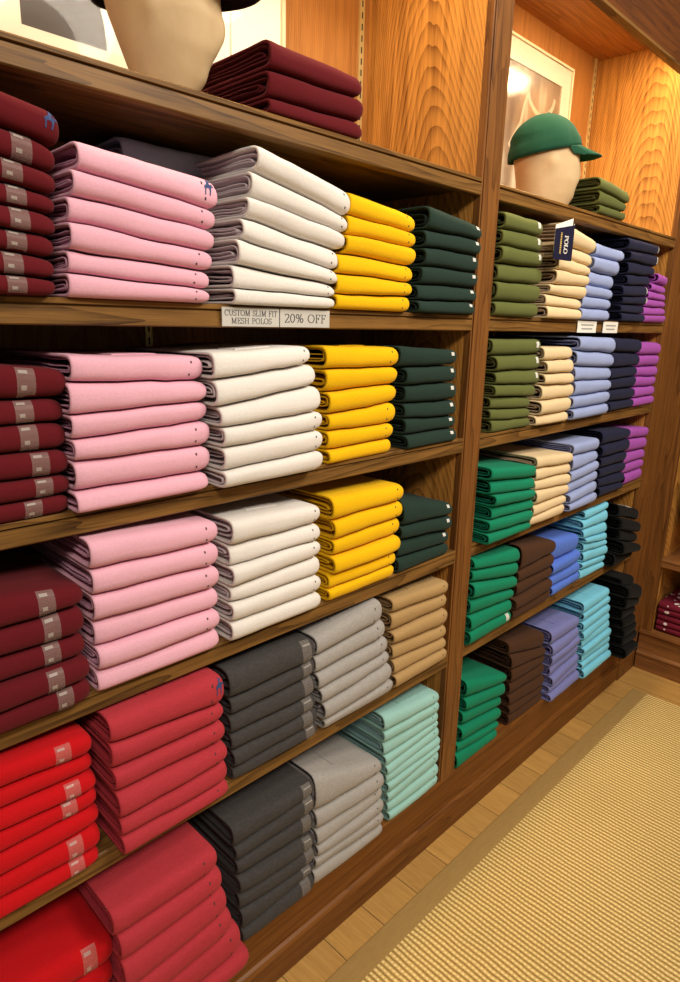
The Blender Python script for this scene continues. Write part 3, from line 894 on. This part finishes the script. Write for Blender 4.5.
def cap(loc, rz, matl, label):
    """soft six panel baseball cap, peak towards local +x, worn tilted back a little"""
    root = empty('baseball_cap', loc, rz)
    tag(root, label, 'cap')
    root.scale = (0.95, 0.95, 0.93)
    A, B, Cc, zc = 0.112, 0.086, 0.112, 0.118
    def cut(x): return 0.112 + 0.22 * x
    nth, nph = 72, 16
    V = []
    def P(th, ph, off=0.0):
        c, s = math.cos(th), math.sin(th)
        x = (A + off) * math.cos(ph) * c - 0.004; y = (B + off) * math.cos(ph) * s
        z = zc + (Cc + off) * math.sin(ph)
        seam = min(abs(((th + math.pi / 6) % (math.pi / 3)) - math.pi / 6), 1)
        g = 1 - 0.012 * math.exp(-(seam / 0.03) ** 2)
        dn = noise.noise(Vector((x * 18, y * 18, z * 14 + loc[0] * 9))) * 0.006 * math.cos(ph * .6)
        # a crumple running round the lower crown
        dn -= 0.006 * math.exp(-((z - (0.160 + 0.22 * x)) / 0.010) ** 2) * (0.5 + 0.5 * math.sin(th * 2 + 1))
        k = g + dn / 0.1
        return Vector((x * k, y * k, z if ph < 1.2 else z))
    ph0 = []
    for i in range(nth):
        th = 2 * math.pi * i / nth
        lo, hi = -0.5, 0.9
        for _ in range(30):
            mdl = (lo + hi) / 2
            x = A * math.cos(mdl) * math.cos(th)
            if zc + Cc * math.sin(mdl) < cut(x): lo = mdl
            else: hi = mdl
        ph0.append((lo + hi) / 2)
    for off in (0.0, -0.0035):
        for j in range(nph + 1):
            for i in range(nth):
                th = 2 * math.pi * i / nth
                ph = lerp(ph0[i], math.pi / 2 * 0.985, j / nph)
                V.append(P(th, ph, off))
    n = (nph + 1) * nth
    Fc = []
    for j in range(nph):
        for i in range(nth):
            k = (i + 1) % nth
            Fc.append((j * nth + i, j * nth + k, (j + 1) * nth + k, (j + 1) * nth + i))
            Fc.append((n + j * nth + i, n + (j + 1) * nth + i, n + (j + 1) * nth + k, n + j * nth + k))
    for i in range(nth):
        k = (i + 1) % nth
        Fc.append((i, n + i, n + k, k))
    Fc.append(tuple(nph * nth + i for i in range(nth)))
    mesh_obj('crown', V, Fc, matl, root, smooth=True)
    # peak
    V, Fc = [], []
    na, nr = 24, 8
    for off in (0.0, -0.004):
        for r in range(nr + 1):
            for a in range(na + 1):
                th = math.radians(lerp(-66, 66, a / na))
                lo, hi = -0.5, 0.9
                for _ in range(25):
                    mdl = (lo + hi) / 2
                    if zc + Cc * math.sin(mdl) < cut(A * math.cos(mdl) * math.cos(th)): lo = mdl
                    else: hi = mdl
                base = P(th, hi)
                f = r / nr
                Lp = 0.076 * (max(0.0, math.cos(th * 90 / 70)) ** 0.55)
                x = base.x + f * Lp * (0.92) ; y = base.y * (1 + 0.0 * f) * (1 - 0.12 * f)
                z = base.z + 0.003 - f * Lp * 0.26 - 2.1 * (y * y) * f + off
                V.append((x, y, z))
    m = (nr + 1) * (na + 1)
    for r in range(nr):
        for a in range(na):
            k = r * (na + 1) + a
            Fc.append((k, k + na + 1, k + na + 2, k + 1)); Fc.append((m + k, m + k + 1, m + k + na + 2, m + k + na + 1))
    for a in range(na):
        k = nr * (na + 1) + a; Fc.append((k, m + k, m + k + 1, k + 1)); Fc.append((a, a + 1, m + a + 1, m + a))
    mesh_obj('peak', V, Fc, matl, root, smooth=True)
    bb = ringsurf([(0.2265, -0.004, 0.008, 0.008), (0.230, -0.004, 0.0085, 0.0085), (0.233, -0.004, 0.006, 0.006), (0.234, -0.004, 0.002, 0.002)], 16)
    mesh_obj('button', bb[0], bb[1], matl, root, smooth=True)
    return root


mannequin_head((0.628, 0.120, Z0 + 0.0003), math.radians(-40), 'cream mannequin head in a dark cap beside the maroon polos', True)
cap((0.628, 0.120, Z0 + 0.066), math.radians(-40), fabric('black_twill', (34, 26, 28)), 'very dark baseball cap on the mannequin head nearer the camera')
mannequin_head((1.886, 0.125, Z0 + 0.0003), math.radians(-40), 'cream mannequin head in a green cap beside the olive polos')
cap((1.886, 0.125, Z0 + 0.049), math.radians(-40), fabric('green_twill', (28, 76, 56)), 'green baseball cap on the mannequin head in the far bay')


# ------------------------------------------------------------------ framed photographs
def picture(x0, x1, z0, z1, label, fw, mw, kind):
    root = empty('framed_photograph', (x0, 0.35, z0))
    tag(root, label, 'picture')
    W_, H_ = x1 - x0, z1 - z0
    b = MB()
    b.box(0, W_, 0.0, 0.018, 0, fw).box(0, W_, 0.0, 0.018, H_ - fw, H_).box(0, fw, 0.0, 0.018, fw, H_ - fw).box(W_ - fw, W_, 0.0, 0.018, fw, H_ - fw)
    b.build('frame', M['cream_frame'], root, 0.0015)
    b = MB()
    i0 = fw + mw
    b.box(fw, W_ - fw, 0.007, 0.012, fw, i0).box(fw, W_ - fw, 0.007, 0.012, H_ - i0, H_ - fw).box(fw, i0, 0.007, 0.012, i0, H_ - i0).box(W_ - i0, W_ - fw, 0.007, 0.012, i0, H_ - i0)
    b.build('mat_board', M['cream_mat'], root)
    N = NT('photo_print_' + kind, 0.5, 0.3)
    if kind == 'coat':
        f = N.noise(N.mapping((7, 1, 3)), 1.0, 3.0)
        N.L(N.ramp(f, [(0.25, (0.55, 0.51, 0.43)), (0.45, (0.74, 0.69, 0.58)), (0.7, (0.84, 0.80, 0.68))]), N.b.inputs['Base Color'])
    else:
        f = N.noise(N.mapping((10, 1, 3.2)), 1.0, 2.0)
        N.L(N.ramp(f, [(0.35, (0.13, 0.085, 0.055)), (0.55, (0.30, 0.22, 0.15)), (0.68, (0.66, 0.58, 0.45))]), N.b.inputs['Base Color'])
    dk = simple('photo_dark_' + kind, (0.055, 0.042, 0.036) if kind == 'coat' else (0.10, 0.065, 0.04), 0.5)
    lt = simple('photo_light_' + kind, (0.62, 0.54, 0.42), 0.5)
    V = [(i0 - .002, 0.0118, i0 - .002), (W_ - i0 + .002, 0.0118, i0 - .002), (W_ - i0 + .002, 0.0118, H_ - i0 + .002), (i0 - .002, 0.0118, H_ - i0 + .002)]
    Fc = [(0, 1, 2, 3)]; mi = [0]
    # print has real thickness behind it
    n = len(V); V += [(v[0], 0.0138, v[2]) for v in V[:4]]; Fc.append((7, 6, 5, 4)); mi.append(0)
    Fc += [(0, 4, 5, 1), (1, 5, 6, 2), (2, 6, 7, 3), (3, 7, 4, 0)]; mi += [0] * 4

    def poly(pts, m, dy=0.0004):
        n = len(V)
        for p in pts: V.append((p[0] - x0, 0.0118 - dy, p[1] - z0))
        Fc.append(tuple(range(n, n + len(pts)))); mi.append(m)

    def stroke(pts, wd, m, dy):
        for k in range(len(pts) - 1):
            a, b_ = Vector(pts[k]), Vector(pts[k + 1]); d = (b_ - a).normalized(); q = Vector((-d.y, d.x)) * wd / 2
            a -= d * wd * .2; b_ += d * wd * .2
            poly([a + q, a - q, b_ - q, b_ + q], m, dy)
    if kind == 'coat':
        # dark coat shoulder in the lower left, pale folds beside it
        poly([(x0 + i0, z0 + i0)] + [(x0 + i0 + 0.155 * math.cos(t) ** .8, z0 + i0 + 0.21 * math.sin(t) ** 1.1) for t in [k * math.pi / 2 / 12 for k in range(13)]], 1)
        for q in (0.22, 0.28, 0.36):
            stroke([(x0 + i0 + q, z0 + i0), (x0 + i0 + q - .02, z0 + i0 + .12), (x0 + i0 + q + .03, z0 + i0 + .3)], 0.006, 1 if q == .36 else 2, 0.0006)
    else:
        def px(u, v): return (2.443 - (575 - u) * 0.0069, 2.423 - (v - 70) * 0.00325 - (575 - u) * 0.00213)
        stroke([px(534, 85), px(531, 97), px(529, 112), px(520, 130)], 0.014, 2, 0.0006)
        stroke([px(534, 85), px(536, 93), px(540, 101), px(545, 108), px(550, 110.5), px(556, 108.5), px(559, 103), px(560, 97)], 0.016, 2, 0.0008)
        stroke([px(509, 60), px(511, 100), px(508, 140)], 0.05, 1, 0.0005)
    me = mesh_obj('photo_print', V, Fc, None, root, mats=[N.m, dk, lt], midx=mi)
    g = MB().box(fw - 0.001, W_ - fw + 0.001, 0.0040, 0.0050, fw - 0.001, H_ - fw + 0.001)
    gm = NT('picture_glass', 0.03, 0.5)
    gm.b.inputs['Base Color'].default_value = (1, 1, 1, 1)
    gm.b.inputs['Transmission Weight'].default_value = 1.0
    gm.b.inputs['IOR'].default_value = 1.01
    # thin pane: mostly see-through with a clear reflection
    tr = gm.n.new('ShaderNodeBsdfTransparent'); gl = gm.n.new('ShaderNodeBsdfGlossy'); gl.inputs['Roughness'].default_value = 0.04 if kind == 'coat' else 0.16
    mx = gm.n.new('ShaderNodeMixShader'); fr = gm.n.new('ShaderNodeMath'); fr.operation = 'MULTIPLY_ADD'; lw = gm.n.new('ShaderNodeLayerWeight'); lw.inputs[0].default_value = 0.25; gm.L(lw.outputs[0], fr.inputs[0]); fr.inputs[1].default_value = 0.02 if kind == 'coat' else 0.30; fr.inputs[2].default_value = 0.005 if kind == 'coat' else 0.05
    gm.L(fr.outputs[0], mx.inputs[0]); gm.L(tr.outputs[0], mx.inputs[1]); gm.L(gl.outputs[0], mx.inputs[2])
    gm.L(mx.outputs[0], gm.n['Material Output'].inputs['Surface'])
    g.build('glass', gm.m, root)
    return root


picture(0.36, 1.085, Z0 + 0.0005, 2.42, 'framed photograph with cream mat and dark coat shape, behind the dark capped head', 0.010, 0.135, 'coat')
picture(1.80, 2.445, Z0 + 0.0005, 2.425, 'framed brown photograph with curved antler shapes, behind the green capped head', 0.008, 0.062, 'antlers')

# ------------------------------------------------------------------ lettering for the shelf signs (pen strokes with serifs)
def arc(cx, cy, rx, ry, a0, a1, n=10):
    return [(cx + rx * math.cos(math.radians(lerp(a0, a1, i / n))), cy + ry * math.sin(math.radians(lerp(a0, a1, i / n)))) for i in range(n + 1)]


GL = {
    'C': (0.66, [arc(.36, .5, .32, .5, 48, 312, 14), [(.60, .98), (.60, .72)]]),
    'U': (0.74, [[(.14, 1), (.14, .3)] + arc(.37, .3, .23, .3, 180, 360, 8) + [(.60, 1)], [(.02, 1), (.28, 1)], [(.48, 1), (.72, 1)]]),
    'S': (0.52, [arc(.26, .74, .20, .25, 30, 240, 8) + arc(.26, .25, .22, .25, 75, -150, 10), [(.46, .98), (.46, .78)], [(.05, .02), (.05, .22)]]),
    'T': (0.64, [[(.32, 0), (.32, 1)], [(.02, 1), (.62, 1)], [(.03, 1), (.03, .8)], [(.61, 1), (.61, .8)], [(.20, 0), (.44, 0)]]),
    'O': (0.76, [arc(.38, .5, .34, .5, 0, 360, 20)]),
    'M': (0.92, [[(.16, 0), (.16, 1)], [(.16, 1), (.46, .05), (.76, 1)], [(.76, 1), (.76, 0)], [(.04, 0), (.28, 0)], [(.64, 0), (.90, 0)], [(.04, 1), (.2, 1)], [(.74, 1), (.90, 1)]]),
    'L': (0.58, [[(.16, 0), (.16, 1)], [(.04, 0), (.54, 0), (.54, .22)], [(.04, 1), (.30, 1)]]),
    'I': (0.34, [[(.17, 0), (.17, 1)], [(.04, 0), (.30, 0)], [(.04, 1), (.30, 1)]]),
    'F': (0.58, [[(.16, 0), (.16, 1)], [(.04, 1), (.54, 1), (.54, .80)], [(.16, .52), (.40, .52)], [(.40, .64), (.40, .40)], [(.04, 0), (.30, 0)]]),
    'E': (0.60, [[(.16, 0), (.16, 1)], [(.04, 1), (.54, 1), (.54, .80)], [(.16, .52), (.40, .52)], [(.40, .64), (.40, .40)], [(.04, 0), (.56, 0), (.56, .20)]]),
    'H': (0.78, [[(.16, 0), (.16, 1)], [(.62, 0), (.62, 1)], [(.16, .52), (.62, .52)], [(.04, 0), (.28, 0)], [(.50, 0), (.74, 0)], [(.04, 1), (.28, 1)], [(.50, 1), (.74, 1)]]),
    'P': (0.60, [[(.16, 0), (.16, 1)], [(.04, 1), (.32, 1)] + arc(.32, .75, .22, .25, 90, -90, 8) + [(.16, .5)], [(.04, 0), (.30, 0)]]),
    '2': (0.52, [arc(.26, .74, .20, .26, 160, -20, 8) + [(.06, 0), (.48, 0), (.48, .16)]]),
    '0': (0.54, [arc(.27, .5, .21, .5, 0, 360, 18)]),
    '%': (0.86, [arc(.20, .74, .15, .25, 0, 360, 12), arc(.64, .26, .15, .25, 0, 360, 12), [(.62, 1), (.22, 0)]]),
    ' ': (0.34, []),
}


def text_mesh(parent, txt, x, y, z, hgt, width, mat, thick=0.145, thin=0.06, name='lettering', basis=None):
    """serif capitals in the x-z plane facing -y; fitted to a width"""
    adv = [GL[c][0] + 0.06 for c in txt]; tot = sum(adv) - 0.06
    sx = width / tot
    V, Fc = [], []
    cx = 0
    for c, a in zip(txt, adv):
        for st in GL[c][1]:
            for k in range(len(st) - 1):
                p, q = Vector(((cx + st[k][0]) * sx, st[k][1] * hgt)), Vector(((cx + st[k + 1][0]) * sx, st[k + 1][1] * hgt))
                d = (q - p)
                if d.length < 1e-7: continue
                d.normalize(); wd = (thin + (thick - thin) * abs(d.y)) * hgt * 0.5
                nrm = Vector((-d.y, d.x)) * wd; e = d * thin * hgt * 0.25
                n = len(V)
                for v in (p + nrm - e, p - nrm - e, q - nrm + e, q + nrm + e):
                    V.append((x + v.x, y, z + v.y))
                Fc.append((n, n + 1, n + 2, n + 3))
        cx += a
    if basis: V = [basis(v) for v in V]
    return mesh_obj(name, V, Fc, mat, parent)


sg = empty('shelf_sign', (0.645, -0.0035, 1.5185))
tag(sg, 'grey shelf edge sign reading custom slim fit mesh polos and 20% off', 'sign')
MB().box(0, 0.122, -0.0022, 0, 0, 0.031).build('name_card', M['grey_card'], sg, 0.0004)
MB().box(0.1235, 0.2465, -0.0022, 0, 0, 0.031).build('discount_card', M['grey_card'], sg, 0.0004)
MB().box(0.122, 0.1235, -0.0026, 0, 0, 0.031).build('divider', M['ink'], sg)
text_mesh(sg, 'CUSTOM SLIM FIT', 0.005, -0.0025, 0.0175, 0.0092, 0.112, M['ink'])
text_mesh(sg, 'MESH POLOS', 0.018, -0.0025, 0.0048, 0.0092, 0.086, M['ink'])
text_mesh(sg, '20% OFF', 0.134, -0.0025, 0.0085, 0.0145, 0.102, M['ink'])

for nm, x0, x1, lab in (('a', 1.940, 2.070, 'small white shelf edge sign with two faint lines, wider one of the pair'), ('b', 2.122, 2.235, 'small white shelf edge sign beneath light blue polos, narrower one of the pair')):
    s2 = MB().box(0, x1 - x0, -0.0022, 0, 0, 0.035).build('shelf_sign', M['white_paper'], None, 0.0004)
    s2.location = (x0, -0.0035, 1.5155)
    tag(s2, lab, 'sign')
    wd = x1 - x0
    lb = MB()
    lb.box(wd * .16, wd * .84, -0.0026, -0.0021, 0.021, 0.0255)
    lb.box(wd * .20, wd * .78, -0.0026, -0.0021, 0.0095, 0.0140)
    lb.build('faint_print', M['faint_ink'], s2)

# ------------------------------------------------------------------ navy swing tag hanging from the beige polos
A_, B_, Cx = Vector((1.655, -0.052)), Vector((1.722, -0.070)), Vector((1.772, -0.026))
tg = empty('swing_tag', (B_.x, B_.y, 1.705))
tag(tg, 'navy swing tag with white folded back, hanging from the beige polos', 'tag')
def card(name, P, Q, zP, zQ, mat, th=0.0012):
    d = (Q - P).normalized(); n = Vector((d.y, -d.x)) * th
    pts = [P, Q, Q - n, P - n]
    V = [(p.x - B_.x, p.y - B_.y, z[0] - 1.705) for p, z in zip(pts, (zP, zQ, zQ, zP))] + [(p.x - B_.x, p.y - B_.y, z[1] - 1.705) for p, z in zip(pts, (zP, zQ, zQ, zP))]
    return mesh_obj(name, V, [(0, 3, 2, 1), (4, 5, 6, 7), (0, 1, 5, 4), (1, 2, 6, 5), (2, 3, 7, 6), (3, 0, 4, 7)], mat, tg)
card('front_card', A_, B_, (1.702, 1.776), (1.700, 1.790), M['navy_card'])
card('back_card', B_ + Vector((0.001, 0.0015)), Cx, (1.712, 1.793), (1.742, 1.762), M['white_paper'])
card('back_card', A_ + Vector((0.006, 0.004)), B_ + Vector((-0.004, 0.004)), (1.72, 1.786), (1.72, 1.806), M['white_paper'])
dd = (B_ - A_).normalized()
def tb(v):
    # letters run down the card: local x -> down, local z -> along the card towards B
    along = A_ + dd * v[2]; nn = Vector((dd.y, -dd.x)) * 0.0006
    return (along.x + nn.x - B_.x, along.y + nn.y - B_.y, 1.774 - v[0] - 1.705)
text_mesh(tg, 'POLO', 0.012, 0, 0.036, 0.013, 0.044, M['white_paper'], 0.2, 0.09, basis=tb)
lb = []
V, Fc = [], []
x = 0.006
rr = random.Random(4)
while x < 0.058:
    l_ = rr.uniform(.002, .004); n = len(V)
    V += [tb((x, 0, 0.020)), tb((x + l_, 0, 0.020)), tb((x + l_, 0, 0.0255)), tb((x, 0, 0.0255))]; Fc.append((n, n + 1, n + 2, n + 3)); x += l_ + 0.0016
mesh_obj('gold_print', V, Fc, M['gold'], tg)
# loop of string tying the tag to the shirt
V, Fc = [], []
pts = [Vector((B_.x - .012, B_.y + .004, 1.786)), Vector((B_.x - .004, B_.y + .02, 1.796)), Vector((B_.x + .012, B_.y + .036, 1.793)), Vector((B_.x + .024, B_.y + .052, 1.782))]
for k, p in enumerate(pts):
    for i in range(6):
        a = i * math.pi / 3
        V.append((p.x - B_.x, p.y - B_.y + 0.0007 * math.cos(a), p.z - 1.705 + 0.0007 * math.sin(a)))
for k in range(len(pts) - 1):
    for i in range(6):
        j = (i + 1) % 6
        Fc.append((k * 6 + i, k * 6 + j, k * 6 + 6 + j, k * 6 + 6 + i))
mesh_obj('string', V, Fc, M['dark_thread'], tg, smooth=True)

# ------------------------------------------------------------------ dark green garment hanging in the return unit
root = empty('hanging_jacket', (3.14, -0.115, 0.66))
tag(root, 'dark green garment hanging on a rail inside the return unit', 'jacket')
V, Fc = [], []
nx, nz = 26, 14
for side in (1, -1):
    for j in range(nz + 1):
        z = lerp(0.0, 0.72, j / nz)
        hw = 0.165 if z < 0.55 else lerp(0.165, 0.055, (z - 0.55) / 0.17)
        for i in range(nx + 1):
            q = i / nx * 2 - 1
            th_ = 0.026 * math.sqrt(max(0.0, 1 - q ** 4)) + 0.001
            V.append((hw * q, side * (th_ + 0.006 * math.sin(q * 9 + j * .12) * (1 - j / nz) * math.sqrt(max(0, 1 - q * q))) + 0.004 * math.sin(q * 5), z + 0.004 * math.sin(q * 7)))
m = (nx + 1) * (nz + 1)
for j in range(nz):
    for i in range(nx):
        a = j * (nx + 1) + i
        Fc.append((a, a + nx + 1, a + nx + 2, a + 1)); Fc.append((m + a, m + a + 1, m + a + nx + 2, m + a + nx + 1))
    for i in (0, nx):
        a = j * (nx + 1) + i; Fc.append((a, a + nx + 1, m + a + nx + 1, m + a))
for j in (0, nz):
    for i in range(nx):
        a = j * (nx + 1) + i; Fc.append((a, a + 1, m + a + 1, m + a))
mesh_obj('garment_body', V, Fc, FM['bottle green'], root, smooth=True)
hb = MB().box(-0.15, 0.15, -0.006, 0.006, 0.70, 0.722)
hb.build('hanger', M['oak_x'], root, 0.003)
V, Fc = [], []
hp = [(0, 0, 0.72), (0, 0, 0.775)] + [(0.0155 * math.sin(a), 0, 0.828 + -0.0155 * math.cos(a)) for a in [k * math.pi / 6 - math.pi * 0.1 for k in range(0, 9)]]
hp = [Vector(p) for p in hp]
for k, p in enumerate(hp):
    d = (hp[min(k + 1, len(hp) - 1)] - hp[max(k - 1, 0)]).normalized(); e1 = Vector((0, 1, 0)); e2 = d.cross(e1)
    for i in range(6):
        a = i * math.pi / 3; q = p + (e1 * math.cos(a) + e2 * math.sin(a)) * 0.002
        V.append(q)
for k in range(len(hp) - 1):
    for i in range(6):
        j = (i + 1) % 6; Fc.append((k * 6 + i, k * 6 + j, k * 6 + 6 + j, k * 6 + 6 + i))
mesh_obj('hanger_hook', V, Fc, M['dark_metal'], root, smooth=True)
